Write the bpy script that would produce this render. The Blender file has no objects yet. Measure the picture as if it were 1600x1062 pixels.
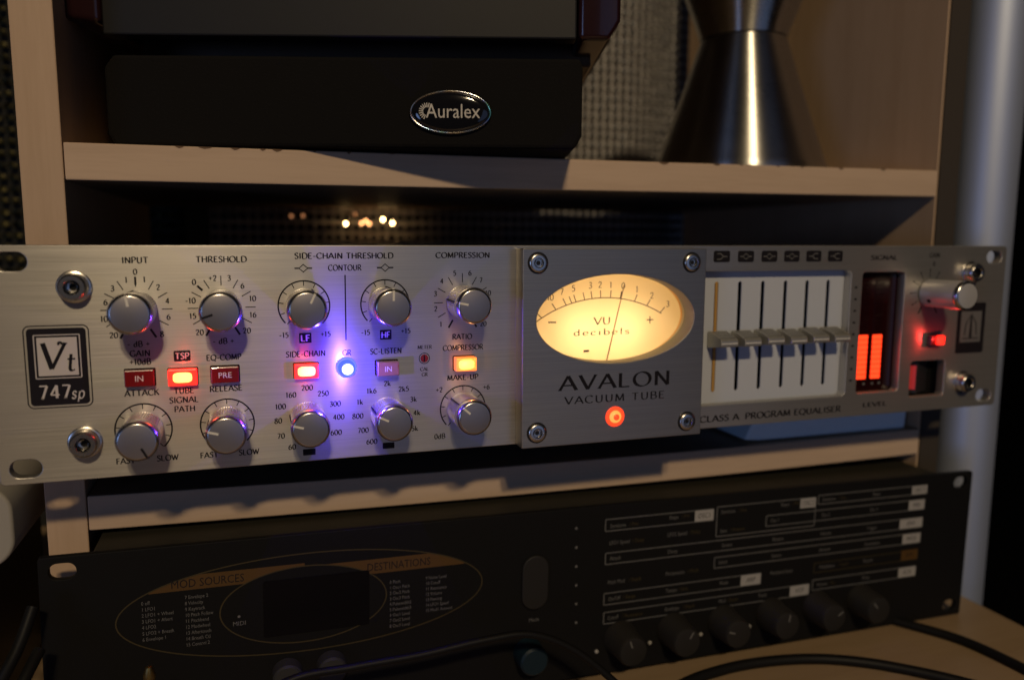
import bpy, bmesh, math, random
from mathutils import Vector, Matrix
random.seed(7)
S = 0.001                                   # everything below is written in millimetres
scene = bpy.context.scene
C = scene.collection

# ------------------------------------------------------------------ camera
cam = bpy.data.cameras.new('camera'); cam_o = bpy.data.objects.new('camera', cam); C.objects.link(cam_o)
cam.sensor_fit = 'HORIZONTAL'; cam.sensor_width = 23.6; cam.lens = 23.6*1224/1600
cam.clip_start = 0.01; cam.clip_end = 50
_r, _u, _b = (0.94911694,-0.3148981,0.00402674), (0.03666351,0.12318684,0.991706), (-0.31278237,-0.94109733,0.12846399)
cam_o.matrix_world = Matrix(((_r[0],_u[0],_b[0],90.457*S),(_r[1],_u[1],_b[1],-323.4*S),(_r[2],_u[2],_b[2],91.129*S),(0,0,0,1)))
cam.dof.use_dof = True; cam.dof.focus_distance = 0.322; cam.dof.aperture_fstop = 3.6
scene.camera = cam_o

# ------------------------------------------------------------------ world, lamps, exposure
w = bpy.data.worlds.new('World'); scene.world = w; w.use_nodes = True
w.node_tree.nodes['Background'].inputs[0].default_value = (0.55, 0.62, 1.0, 1)
w.node_tree.nodes['Background'].inputs[1].default_value = 0.004
def lamp(name, kind, loc, color, power, size, aim=None):
    l = bpy.data.lights.new(name, kind); l.color = color; l.energy = power
    if kind == 'AREA': l.shape = 'DISK'; l.size = size
    else: l.shadow_soft_size = size
    o = bpy.data.objects.new(name, l); C.objects.link(o); o.location = Vector(loc)*S
    if aim: o.rotation_euler = (Vector(aim)*S-o.location).to_track_quat('-Z', 'Y').to_euler()
    return o
lamp('ceiling_bulb', 'POINT', (-65,-2000,1445), (1,.77,.48), 61, .05)
lamp('ceiling_bulb', 'POINT', (-205,-2060,1440), (1,.77,.48), 34, .05)
lamp('window_light', 'AREA', (-1650,-1550,-30), (.33,.50,1), 3.6, .7, (250,0,30))
lamp('window_light', 'AREA', (750,-2000,0), (.36,.52,1), 1.5, 1.5, (300,0,20))
scene.view_settings.view_transform = 'Standard'; scene.view_settings.look = 'None'
scene.view_settings.exposure = 0; scene.view_settings.gamma = 1
scene.view_settings.use_curve_mapping = False
scene.render.engine = 'CYCLES'
scene.cycles.use_denoising = True
scene.cycles.max_bounces = 8
scene.cycles.sample_clamp_indirect = 4
scene.cycles.caustics_reflective = False; scene.cycles.caustics_refractive = False

# ------------------------------------------------------------------ materials
def mat(name, base=(.5,.5,.5), metal=0, rough=.5, emit=None, es=0, spec=.5, trans=0, ior=1.45, aniso=0, coat=0):
    m = bpy.data.materials.new(name); m.use_nodes = True
    b = m.node_tree.nodes['Principled BSDF']; I = b.inputs
    I['Base Color'].default_value = (*base,1); I['Metallic'].default_value = metal; I['Roughness'].default_value = rough
    I['Specular IOR Level'].default_value = spec; I['Transmission Weight'].default_value = trans; I['IOR'].default_value = ior
    I['Coat Weight'].default_value = coat
    if emit: I['Emission Color'].default_value = (*emit,1); I['Emission Strength'].default_value = es
    if aniso: I['Anisotropic'].default_value = aniso
    return m
def nodes(m):
    nt = m.node_tree; return nt, nt.nodes, nt.links, nt.nodes['Principled BSDF']
def coords(m, scale, kind='Object'):
    nt, N, L, b = nodes(m)
    t = N.new('ShaderNodeTexCoord'); mp = N.new('ShaderNodeMapping'); mp.inputs['Scale'].default_value = scale
    L.new(t.outputs[kind], mp.inputs['Vector']); return mp
def noise(m, scale, nscale=1, detail=4, rough=.55, kind='Object'):
    nt, N, L, b = nodes(m); mp = coords(m, scale, kind)
    n = N.new('ShaderNodeTexNoise'); n.inputs['Scale'].default_value = nscale; n.inputs['Detail'].default_value = detail; n.inputs['Roughness'].default_value = rough
    L.new(mp.outputs[0], n.inputs['Vector']); return n
def ramp(m, src, stops):
    nt, N, L, b = nodes(m); r = N.new('ShaderNodeValToRGB'); e = r.color_ramp.elements
    while len(e) < len(stops): e.new(.5)
    for q, (p, c) in zip(e, stops): q.position = p; q.color = (*c,1)
    L.new(src, r.inputs[0]); return r
def bump(m, src, dist, strength=1):
    nt, N, L, b = nodes(m); n = N.new('ShaderNodeBump'); n.inputs['Distance'].default_value = dist; n.inputs['Strength'].default_value = strength
    L.new(src, n.inputs['Height']); L.new(n.outputs[0], b.inputs['Normal']); return n
def mrange(m, src, lo, hi):
    nt, N, L, b = nodes(m); r = N.new('ShaderNodeMapRange'); r.inputs['To Min'].default_value = lo; r.inputs['To Max'].default_value = hi
    L.new(src, r.inputs['Value']); return r

def brushed(name, base, rough, aniso, spread=.11, metal=1):
    m = mat(name, base, metal, rough, aniso=aniso); nt, N, L, b = nodes(m)
    n = noise(m, (18, 900, 3800), 1, 3, .6)                     # long streaks along x
    n2 = noise(m, (9, 9, 14), 1, 3)                             # slow cloudiness of handled metal
    mx = N.new('ShaderNodeMath'); mx.operation = 'MULTIPLY'; L.new(n.outputs[0], mx.inputs[0]); L.new(n2.outputs[0], mx.inputs[1])
    lo = tuple(c*(1-spread) for c in base); hi = tuple(min(1,c*(1+spread)) for c in base)
    r = ramp(m, n.outputs[0], [(.3,lo),(.7,hi)]); L.new(r.outputs[0], b.inputs['Base Color'])
    L.new(mrange(m, mx.outputs[0], rough-.14, rough+.22).outputs[0], b.inputs['Roughness'])
    bump(m, n.outputs[0], .00002, .35)
    t = N.new('ShaderNodeTangent'); t.direction_type = 'RADIAL'; t.axis = 'Z'; L.new(t.outputs[0], b.inputs['Tangent'])
    b.inputs['Anisotropic Rotation'].default_value = .25
    return m
def wood(name, a, b_, rough=.55, sc=(6,6,60)):
    m = mat(name, a, 0, rough, spec=.3); nt, N, L, b = nodes(m)
    n = noise(m, sc, 1, 5, .6); n2 = noise(m, tuple(s*9 for s in sc), 1, 3)
    mx = N.new('ShaderNodeMath'); mx.operation = 'MULTIPLY_ADD'; mx.inputs[1].default_value = .35
    L.new(n2.outputs[0], mx.inputs[0]); L.new(n.outputs[0], mx.inputs[2])
    L.new(ramp(m, mx.outputs[0], [(.45,b_),(.8,a)]).outputs[0], b.inputs['Base Color'])
    bump(m, n2.outputs[0], .0001, .2)
    return m
def grain(name, base, rough, amount=.35, sc=2500, dist=.00006, spec=.4, metal=0):
    m = mat(name, base, metal, rough, spec=spec); nt, N, L, b = nodes(m)
    n = noise(m, (sc,)*3, 1, 3)
    n2 = noise(m, (22,22,22), 1, 4)
    mx = N.new('ShaderNodeMath'); mx.operation = 'ADD'; L.new(n.outputs[0], mx.inputs[0]); L.new(n2.outputs[0], mx.inputs[1])
    L.new(ramp(m, mx.outputs[0], [(.35,tuple(c*(1-amount) for c in base)),(.65,tuple(min(1,c*(1+amount)) for c in base))]).outputs[0], b.inputs['Base Color'])
    bump(m, n.outputs[0], dist, .6)
    return m

M = {}
M['alu']    = brushed('brushed_aluminium', (.50,.48,.445), .42, .7, metal=.78)
M['vuplate']= brushed('brushed_aluminium_plate', (.37,.35,.31), .42, .6, metal=.85)
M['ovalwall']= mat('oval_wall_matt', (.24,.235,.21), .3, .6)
M['edge']   = mat('machined_edge', (.66,.62,.55), 1, .34)
M['knob']   = mat('knob_aluminium', (.62,.60,.57), 1, .36)
M['palealu']= mat('pale_satin_aluminium', (.60,.58,.55), .45, .4)
M['cap']    = mat('knob_cap_satin', (.35,.33,.345), .9, .42)
M['capring']= mat('knob_cap_bevel', (.60,.58,.57), 1, .25)
M['ink']    = mat('black_ink', (.012,.010,.012), 0, .55, spec=.2)
M['inkgrey']= mat('silver_print', (.60,.56,.48), 0, .5, spec=.3)
M['white']  = mat('white_mark', (.82,.78,.68), 0, .5)
M['steel']  = mat('polished_steel', (.62,.59,.54), 1, .27)
M['socket'] = mat('dark_socket', (.03,.028,.025), .6, .4)
M['black']  = grain('black_plastic', (.012,.012,.013), .5)
M['hole']   = mat('dark_cavity', (.006,.006,.006), 0, .8, spec=.1)
M['chassis']= grain('black_steel', (.010,.010,.011), .45)
M['redcap'] = mat('red_button', (.20,.010,.009), 0, .25, coat=.5)
M['redlit'] = mat('red_button_lit', (.9,.05,.03), 0, .3, emit=(1,.014,.007), es=2.6)
M['redcore']= mat('red_lamp_core', (1,.4,.2), 0, .4, emit=(1,.30,.055), es=5)
M['redmark']= mat('lit_rocker_red', (.5,.03,.03), 0, .4, emit=(1,.06,.05), es=.12)
M['ambcap'] = mat('amber_button', (.36,.17,.10), 0, .25, coat=.5)
M['amblit'] = mat('amber_button_lit', (.9,.4,.1), 0, .3, emit=(1,.19,.03), es=1.1)
M['ambcore']= mat('amber_lamp_core', (1,.6,.2), 0, .4, emit=(1,.42,.08), es=1.9)
M['bluelit']= mat('blue_lamp_lit', (.01,.015,.10), 0, .6, spec=.05, emit=(.0005,.0009,1), es=200)
M['bluecore']= mat('blue_lamp_core', (.5,.6,1), 0, .5, emit=(.62,.78,1), es=1.6)
M['bluerim']= mat('blue_lamp_rim', (.1,.15,1), 0, .3, emit=(.012,.016,1), es=14)
M['orled']  = mat('orange_lamp_lit', (1,.1,.03), 0, .3, emit=(1,.045,.012), es=1.4)
M['orcore'] = mat('orange_lamp_core', (1,.3,.1), 0, .3, emit=(1,.16,.03), es=2.6)
M['bar']    = mat('bar_segment_lit', (1,.1,.03), 0, .4, emit=(1,.042,.009), es=1.9)
M['baroff'] = mat('bar_segment_dark', (.014,.0025,.0025), 0, .2)
M['filter'] = mat('dark_red_filter', (.018,.003,.003), 0, .12)
M['eqwhite']= grain('white_enamel', (.50,.53,.58), .42, .04, 1800, .00002)
M['brass']  = mat('brass_strip', (.62,.34,.085), .3, .35)
M['brasstip']= mat('brass_tip', (.25,.19,.07), 1, .4)
M['slider'] = mat('slider_metal', (.50,.48,.42), .75, .42)
M['lamphouse'] = mat('lamp_house_white', (.85,.80,.70), 0, .7)
def _face():
    m = bpy.data.materials.new('meter_face'); m.use_nodes = True; nt = m.node_tree; N = nt.nodes; N.clear()
    o = N.new('ShaderNodeOutputMaterial'); mx = N.new('ShaderNodeMixShader'); mx.inputs[0].default_value = .62
    d = N.new('ShaderNodeBsdfDiffuse'); d.inputs[0].default_value = (.72,.66,.52,1); t = N.new('ShaderNodeBsdfTranslucent'); t.inputs[0].default_value = (.95,.86,.66,1)
    nt.links.new(d.outputs[0], mx.inputs[1]); nt.links.new(t.outputs[0], mx.inputs[2]); nt.links.new(mx.outputs[0], o.inputs[0]); return m
M['meter']  = _face()
M['housing']= mat('meter_housing', (.85,.52,.20), 0, .6)
M['needle'] = mat('needle_paint', (.16,.09,.04), 0, .5)
M['wood']   = wood('maple_laminate', (.60,.44,.305), (.52,.375,.255), sc=(7,7,90))
M['woodv']  = wood('maple_laminate_upright', (.54,.385,.255), (.48,.335,.215), sc=(70,70,6))
M['desk']   = wood('beech_desk', (.34,.24,.145), (.29,.20,.115), .45, (4,40,40))
M['chip']   = mat('bare_chipboard', (.16,.095,.05), 0, .9)
M['edgeshade'] = mat('painted_edge_shade', (.055,.045,.035), 0, .5)
M['foam']   = grain('charcoal_foam', (.0055,.0050,.0045), .95, .5, 900, .0006, .15)
M['bluefoam']= grain('pale_blue_foam', (.58,.70,.88), .95, .3, 900, .0008, .1)
M['baffle'] = grain('grey_baffle_paint', (.0065,.0068,.0075), .55, .15, 3000)
M['maroon'] = mat('maroon_lacquer', (.022,.007,.008), 0, .25, coat=.4)
M['cabinet']= wood('dark_veneer', (.075,.045,.025), (.05,.03,.017), .5)
M['vase']   = brushed('spun_steel', (.50,.49,.45), .36, .92, .06)
M['pole']   = grain('pale_grey_enamel', (.44,.50,.64), .5, .05, 1200, .00003, .4, .6)
M['greybox']= grain('grey_plastic', (.32,.30,.26), .55, .08, 1500)
M['synth']  = grain('black_powder_coat', (.0065,.0064,.0064), .55, .3, 3000, .00003, .12)
M['synthtop']= grain('dark_olive_case', (.020,.018,.013), .6, .2, 2500, .00003)
M['gold']   = mat('gold_print', (.085,.042,.008), 0, .5)
M['goldline']= mat('gold_line_print', (.045,.033,.010), 0, .5)
M['sprint'] = mat('grey_print', (.125,.123,.117), 0, .6)
M['sblock'] = mat('pale_print_block', (.34,.33,.31), 0, .6)
M['sknob']  = grain('dark_rubber', (.012,.011,.010), .6, .2, 2500)
M['greyknob']= grain('grey_rubber', (.022,.022,.020), .6, .2, 2500)
M['blueknob']= grain('blue_rubber', (.004,.014,.022), .5, .2, 2500)
M['lcd']    = mat('dark_display', (.004,.0035,.004), 0, .35, spec=.12)
M['cable']  = grain('black_cable', (.006,.006,.006), .5, .2, 2500, .00006, .2)
M['bulb']   = mat('added_bulb', (1,.8,.5), 0, .4, emit=(1,.62,.25), es=26)
M['bulbdim']= mat('added_bulb_dim', (1,.8,.5), 0, .4, emit=(1,.45,.16), es=6)
M['bulbfaint']= mat('added_bulb_faint', (1,.8,.5), 0, .4, emit=(1,.40,.16), es=.6)
M['sequin'] = mat('steel_sequin', (.045,.048,.055), .6, .45)
M['net']    = mat('grey_net', (.48,.46,.44), 0, .8)
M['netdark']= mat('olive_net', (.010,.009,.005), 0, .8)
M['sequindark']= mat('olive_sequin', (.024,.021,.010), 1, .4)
M['darkwall']= grain('dark_wall', (.0025,.0025,.0028), .9, .3, 40, .0005, .1)
M['badge']  = mat('black_gloss', (.008,.008,.010), 0, .08, coat=1)
M['holo']   = mat('foil_rim', (.75,.72,.68), 1, .18)
def _holo(m):                                                   # rainbow foil: hue runs round the rim
    nt, N, L, b = nodes(m); mp = coords(m, (90,90,90)); wv = N.new('ShaderNodeTexNoise'); wv.inputs['Scale'].default_value = 1
    L.new(mp.outputs[0], wv.inputs['Vector'])
    L.new(ramp(m, wv.outputs[0], [(.3,(.75,.35,.15)),(.42,(.8,.72,.6)),(.5,(.7,.68,.66)),(.58,(.35,.5,.9)),(.68,(.4,.8,.45))]).outputs[0], b.inputs['Base Color'])
_holo(M['holo'])
def glass(name, refl):
    m = bpy.data.materials.new(name); m.use_nodes = True; nt = m.node_tree; N = nt.nodes; N.clear()
    o = N.new('ShaderNodeOutputMaterial'); mx = N.new('ShaderNodeMixShader'); t = N.new('ShaderNodeBsdfTransparent'); g = N.new('ShaderNodeBsdfGlossy')
    g.inputs['Roughness'].default_value = .03; fr = N.new('ShaderNodeFresnel'); fr.inputs['IOR'].default_value = refl
    nt.links.new(fr.outputs[0], mx.inputs[0]); nt.links.new(t.outputs[0], mx.inputs[1]); nt.links.new(g.outputs[0], mx.inputs[2]); nt.links.new(mx.outputs[0], o.inputs[0]); return m
M['glass'] = glass('meter_glass', 1.35)

# ------------------------------------------------------------------ mesh helpers
class MB:
    def __init__(s): s.v = []; s.f = []
    def add(s, vs, fs):
        n = len(s.v); s.v += [tuple(v) for v in vs]; s.f += [tuple(i+n for i in f) for f in fs]; return s
    def box(s, x0,x1,y0,y1,z0,z1):
        return s.add([(x0,y0,z0),(x1,y0,z0),(x1,y1,z0),(x0,y1,z0),(x0,y0,z1),(x1,y0,z1),(x1,y1,z1),(x0,y1,z1)],
                     [(0,3,2,1),(4,5,6,7),(0,1,5,4),(1,2,6,5),(2,3,7,6),(3,0,4,7)])
    def lathe(s, prof, n=48, axis='y', at=(0,0,0), ribs=None):
        """prof: (radius, height) along -y (axis y) or +z (axis z); ribs: set of profile rows that are fluted"""
        vs = []; rows = len(prof)
        for k,(r,h) in enumerate(prof):
            for i in range(n):
                a = 2*math.pi*i/n; rr = r
                if ribs and k in ribs[0]: rr = r - (ribs[1] if (i//ribs[2])%2 else 0)
                if axis == 'y': vs.append((at[0]+rr*math.sin(a), at[1]-h, at[2]+rr*math.cos(a)))
                else: vs.append((at[0]+rr*math.cos(a), at[1]+rr*math.sin(a), at[2]+h))
        fs = [(k*n+i, k*n+(i+1)%n, (k+1)*n+(i+1)%n, (k+1)*n+i) for k in range(rows-1) for i in range(n)]
        fs.append(tuple(range(n))); fs.append(tuple(range((rows-1)*n, rows*n)))
        return s.add(vs, fs)
    def flat(s, poly, y):                                       # polygon in the x-z plane facing -y
        return s.add([(p[0], y, p[1]) for p in poly], [tuple(range(len(poly)))])
    def strip(s, pts, wd, y, closed=False):                     # line of width wd in the x-z plane
        n = len(pts); L_ = []; R_ = []
        for i, p in enumerate(pts):
            a = pts[i-1] if (i or closed) else p; b = pts[(i+1)%n] if (i < n-1 or closed) else p
            dx, dz = b[0]-a[0], b[1]-a[1]; l = math.hypot(dx,dz) or 1
            L_.append((p[0]-dz/l*wd/2, p[1]+dx/l*wd/2)); R_.append((p[0]+dz/l*wd/2, p[1]-dx/l*wd/2))
        vs = [(q[0],y,q[1]) for q in L_]+[(q[0],y,q[1]) for q in R_]
        m = n if closed else n-1
        return s.add(vs, [(i,(i+1)%n,n+(i+1)%n,n+i) for i in range(m)])
    def mesh(s, name, material, smooth=False, bevel=0, seg=2, angle=40):
        me = bpy.data.meshes.new(name); me.from_pydata([(x*S,y*S,z*S) for x,y,z in s.v], [], s.f)
        bm = bmesh.new(); bm.from_mesh(me)
        bmesh.ops.recalc_face_normals(bm, faces=bm.faces)
        if bevel:
            es = [e for e in bm.edges if len(e.link_faces) == 2 and e.calc_face_angle(0) > math.radians(35)]
            bmesh.ops.bevel(bm, geom=es, offset=bevel*S, segments=seg, profile=.5, affect='EDGES', clamp_overlap=True)
        bm.to_mesh(me); bm.free()
        if material: me.materials.append(material)
        if smooth:
            me.polygons.foreach_set('use_smooth', [True]*len(me.polygons))
            me.set_sharp_from_angle(angle=math.radians(angle))
        return me
    def flatmesh(s, name, material):                            # print: every face must look towards -y
        me = bpy.data.meshes.new(name); me.from_pydata([(x*S,y*S,z*S) for x,y,z in s.v], [], s.f); me.materials.append(material)
        return me
def link(name, me, parent=None, loc=(0,0,0), rot=(0,0,0)):
    o = bpy.data.objects.new(name, me); C.objects.link(o)
    if parent: o.parent = parent
    o.location = Vector(loc)*S; o.rotation_euler = rot; return o
def tag(o, label, cat=None, group=None, kind=None):
    if label: o['label'] = label
    if cat: o['category'] = cat
    if group: o['group'] = group
    if kind: o['kind'] = kind
    return o
def thing(name, label, cat, loc=(0,0,0), rot=(0,0,0), group=None):
    o = link(name, None, None, loc, rot); o.empty_display_size = .01; return tag(o, label, cat, group)
def rrect(x0,x1,z0,z1,r,n=6):
    pts = []
    for cx,cz,a0 in ((x1-r,z1-r,0),(x0+r,z1-r,90),(x0+r,z0+r,180),(x1-r,z0+r,270)):
        for i in range(n+1):
            a = math.radians(a0+90*i/n); pts.append((cx+r*math.cos(a), cz+r*math.sin(a)))
    return pts
def ellipse(cx,cz,a,b,n=96,t0=0,t1=360): return [(cx+a*math.cos(math.radians(t0+(t1-t0)*i/n)), cz+b*math.sin(math.radians(t0+(t1-t0)*i/n))) for i in range(n)]
def plate(name, outline, holes, y0, y1, material, bevel=0):     # a sheet with openings, x-z plane, front at y0
    cu = bpy.data.curves.new('tmp','CURVE'); cu.dimensions = '2D'; cu.fill_mode = 'BOTH'
    for pts in [outline]+holes:
        sp = cu.splines.new('POLY'); sp.points.add(len(pts)-1); sp.use_cyclic_u = True
        for p, q in zip(sp.points, pts): p.co = (q[0], q[1], 0, 1)
    cu.extrude = (y1-y0)/2-bevel
    if bevel: cu.bevel_depth = bevel; cu.bevel_resolution = 2; cu.offset = -bevel
    o = bpy.data.objects.new('tmp', cu); C.objects.link(o)
    me = bpy.data.meshes.new_from_object(o.evaluated_get(bpy.context.evaluated_depsgraph_get()))
    bpy.data.objects.remove(o); bpy.data.curves.remove(cu)
    for v in me.vertices: v.co = (v.co.x*S, ((y0+y1)/2+v.co.z)*S, v.co.y*S)
    bm = bmesh.new(); bm.from_mesh(me); bmesh.ops.remove_doubles(bm, verts=bm.verts, dist=1e-7); bmesh.ops.recalc_face_normals(bm, faces=bm.faces); bm.to_mesh(me); bm.free()
    me.name = name; me.materials.clear(); me.materials.append(material); return me
def tube(name, pts, r, material, parent=None, n=14, sub=8):
    P = [Vector(p) for p in pts]; Q = []
    for i in range(len(P)-1):
        a,b,c,d = P[max(i-1,0)],P[i],P[i+1],P[min(i+2,len(P)-1)]
        for k in range(sub):
            t = k/sub; Q.append(.5*((2*b)+(c-a)*t+(2*a-5*b+4*c-d)*t*t+(3*b-3*c+d-a)*t**3))
    Q.append(P[-1]); vs = []; up = Vector((0,0,1))
    for i, q in enumerate(Q):
        t = (Q[min(i+1,len(Q)-1)]-Q[max(i-1,0)]).normalized(); s_ = t.cross(up); s_ = s_.normalized() if s_.length > .01 else Vector((1,0,0)); u_ = s_.cross(t)
        for k in range(n):
            a = 2*math.pi*k/n; vs.append(q+(s_*math.cos(a)+u_*math.sin(a))*r)
    fs = [(i*n+k, i*n+(k+1)%n, (i+1)*n+(k+1)%n, (i+1)*n+k) for i in range(len(Q)-1) for k in range(n)]
    fs += [tuple(range(n)), tuple(range((len(Q)-1)*n, len(Q)*n))]
    return link(name, MB().add(vs, fs).mesh(name, material, True), parent)

# ------------------------------------------------------------------ lettering: a roman skeleton drawn with a broad nib
G = {
'A':(8,'l0,0 4,10|l4,10 8,0|l1.6,3.4 6.4,3.4'),'B':(6.8,'l1,0 1,10|c1,10 3.6,10 5.3,9.2 5.6,7.6 5,6 3.3,5.3 1,5.3|c1,5.3 3.8,5.3 6,4.4 6.3,2.7 5.6,.8 3.8,0 1,0'),
'C':(8,'c7.4,8.2 6.3,9.6 4.6,10 2,8.9 .6,6.5 .6,3.5 2,1.1 4.6,0 6.3,.4 7.4,1.8'),'D':(8.2,'l1,0 1,10|c1,10 4,10 6.5,8.8 7.6,6.5 7.6,3.5 6.5,1.2 4,0 1,0'),
'E':(6.2,'l1,0 1,10|l1,9.8 5.6,9.8|l1,5.2 4.8,5.2|l1,.2 5.8,.2'),'F':(5.8,'l1,0 1,10|l1,9.8 5.5,9.8|l1,5.2 4.7,5.2'),
'G':(8.4,'c7.4,8.2 6.3,9.6 4.6,10 2,8.9 .6,6.5 .6,3.5 2,1.1 4.6,0 6.3,.3 7.5,1.2|l7.5,.9 7.5,4.4'),'H':(8,'l1,0 1,10|l7,0 7,10|l1,5.2 7,5.2'),
'I':(3,'l1.5,0 1.5,10'),'K':(7.4,'l1,0 1,10|l6.4,10 1.2,4.8|l2.8,6.2 7,0'),'L':(6,'l1,0 1,10|l1,.2 5.6,.2'),'M':(9.6,'l1,0 1.5,10|l1.5,10 4.8,1|l4.8,1 8.1,10|l8.1,10 8.6,0'),
'N':(8.4,'l1.2,0 1.2,10|l1.2,10 7.2,0|l7.2,0 7.2,10'),'O':(9,'o4.5,10 7,9 8.4,6.5 8.4,3.5 7,1 4.5,0 2,1 .6,3.5 .6,6.5 2,9'),
'P':(6.4,'l1,0 1,10|c1,10 3.6,10 5.4,9 5.8,7.4 5.2,5.6 3.5,4.7 1,4.7'),'Q':(9,'o4.5,10 7,9 8.4,6.5 8.4,3.5 7,1 4.5,0 2,1 .6,3.5 .6,6.5 2,9|l4.6,1.4 8.2,-1.4'),
'R':(7.2,'l1,0 1,10|c1,10 3.6,10 5.3,9.1 5.6,7.5 5,5.8 3.3,5 1,5|l3.2,5 6.8,0'),'S':(5.6,'c4.9,8.6 3.8,9.8 2.4,9.9 1,8.9 .9,7.2 2.2,5.8 3.8,4.7 4.9,3.2 4.7,1.4 3.2,.1 1.6,.2 .6,1.6'),
'T':(7.4,'l3.7,0 3.7,10|l.4,9.8 7,9.8'),'U':(8,'c1.2,10 1.2,6 1.3,3 2.2,.8 4,0 5.8,.8 6.7,3 6.8,6 6.8,10'),'V':(8,'l.2,10 4,0|l4,0 7.8,10'),
'W':(11,'l.2,10 3.2,0|l3.2,0 5.5,9|l5.5,9 7.8,0|l7.8,0 10.8,10'),'X':(7.4,'l.4,10 7,0|l.4,0 7,10'),'Y':(7.4,'l.3,10 3.7,5|l7.1,10 3.7,5|l3.7,5 3.7,0'),'Z':(6.8,'l.6,9.8 6.2,9.8|l6.2,9.8 .6,.2|l.6,.2 6.3,.2'),
'0':(6.4,'o3.2,9.6 5,8.4 5.7,6 5.7,3.6 5,1.2 3.2,0 1.4,1.2 .7,3.6 .7,6 1.4,8.4'),'1':(4.2,'l2.2,0 2.2,9.6|l.8,8.2 2.2,9.6'),
'2':(6,'c.8,7.4 1.4,9 2.9,9.6 4.6,8.8 4.9,7 4,4.8 .8,.4|l.8,.3 5.4,.3'),'3':(6,'c1,8.4 2.3,9.5 3.9,9.2 4.7,7.7 4,5.9 2.4,5.2 4.3,4.6 5.2,2.8 4.4,.8 2.6,-.1 .8,.9'),
'4':(6.4,'l4.4,0 4.4,9.6|l4.4,9.6 .6,2.8|l.6,2.8 6,2.8'),'5':(5.8,'l1.6,9.4 5,9.4|l1.6,9.4 1.3,5.2|c1.3,5.2 3,5.8 4.7,4.8 5,2.8 4.2,.8 2.4,0 .8,.7'),
'6':(6.2,'c5,9.4 2.9,8.2 1.3,6 .8,3.4 1.6,.9 3.2,0 5,1 5.5,3 4.7,5 3.1,5.7 1.4,4.6'),'7':(6,'l.7,9.4 5.4,9.4|l5.4,9.4 2.2,0'),
'8':(6.2,'o3.1,9.6 4.7,8.7 4.8,6.9 3.1,5.3 1.2,3.8 .8,1.8 2,.2 3.1,0 4.3,.2 5.4,1.8 5,3.8 3.1,5.3 1.4,6.9 1.5,8.7'),'9':(6.2,'c1.2,.2 3.3,1.4 4.9,3.6 5.4,6.2 4.6,8.7 3,9.6 1.2,8.6 .7,6.6 1.5,4.6 3.1,3.9 4.8,5'),
'+':(6.4,'n3.2,1.8 3.2,7.4|n.4,4.6 6,4.6'),'-':(4.6,'n.5,4 4.1,4'),' ':(3.4,''),'>':(6,'n.8,8 5.2,4.6|n5.2,4.6 .8,1.2'),
'd':(6.6,'l5,0 5,10|o3,6 1.4,5.2 .7,3 1.4,.8 3,0 4.6,.9 5,3 4.6,5.1'),'e':(5.8,'c.9,3.2 4.9,3.3 4.5,5.3 3,6 1.4,5.2 .7,3 1.4,.7 3.2,0 5,1.2'),'c':(5.4,'c4.8,4.8 3.2,6 1.5,5.2 .7,3 1.5,.7 3.2,0 4.9,1.1'),
'i':(3.2,'l1.6,0 1.6,6|n1.6,8.2 1.6,9.2'),'b':(6.6,'l1.4,0 1.4,10|o3.5,6 5.1,5.2 5.8,3 5.1,.8 3.5,0 1.9,.9 1.4,3 1.9,5.1'),'l':(3.2,'l1.6,0 1.6,10'),
's':(4.6,'c4,4.9 2.6,6 1.1,5.4 .9,4.2 2.2,3.2 3.7,2.3 3.8,.9 2.4,0 .6,1'),'p':(6.6,'l1.4,-3 1.4,6|o3.5,6 5.1,5.2 5.8,3 5.1,.8 3.5,0 1.9,.9 1.4,3 1.9,5.1'),
't':(4.4,'c1.9,8.4 1.9,4 2,1 3,.1 4.1,.7|l.5,6 3.9,6'),'k':(6.2,'l1.2,0 1.2,10|l5,6 1.4,2.6|l2.6,3.6 5.6,0'),
}
def _spline(P, closed):
    out = []; n = len(P); rng = range(n) if closed else range(n-1)
    for i in rng:
        g = (lambda j: P[j%n]) if closed else (lambda j: P[min(max(j,0),n-1)])
        a,b,c,d = g(i-1),g(i),g(i+1),g(i+2)
        for k in range(4):
            t = k/4; out.append(tuple(.5*(2*b[q]+(c[q]-a[q])*t+(2*a[q]-5*b[q]+4*c[q]-d[q])*t*t+(3*b[q]-3*c[q]+d[q]-a[q])*t**3) for q in (0,1)))
    if not closed: out.append(P[-1])
    return out
_lay = [0]
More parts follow.
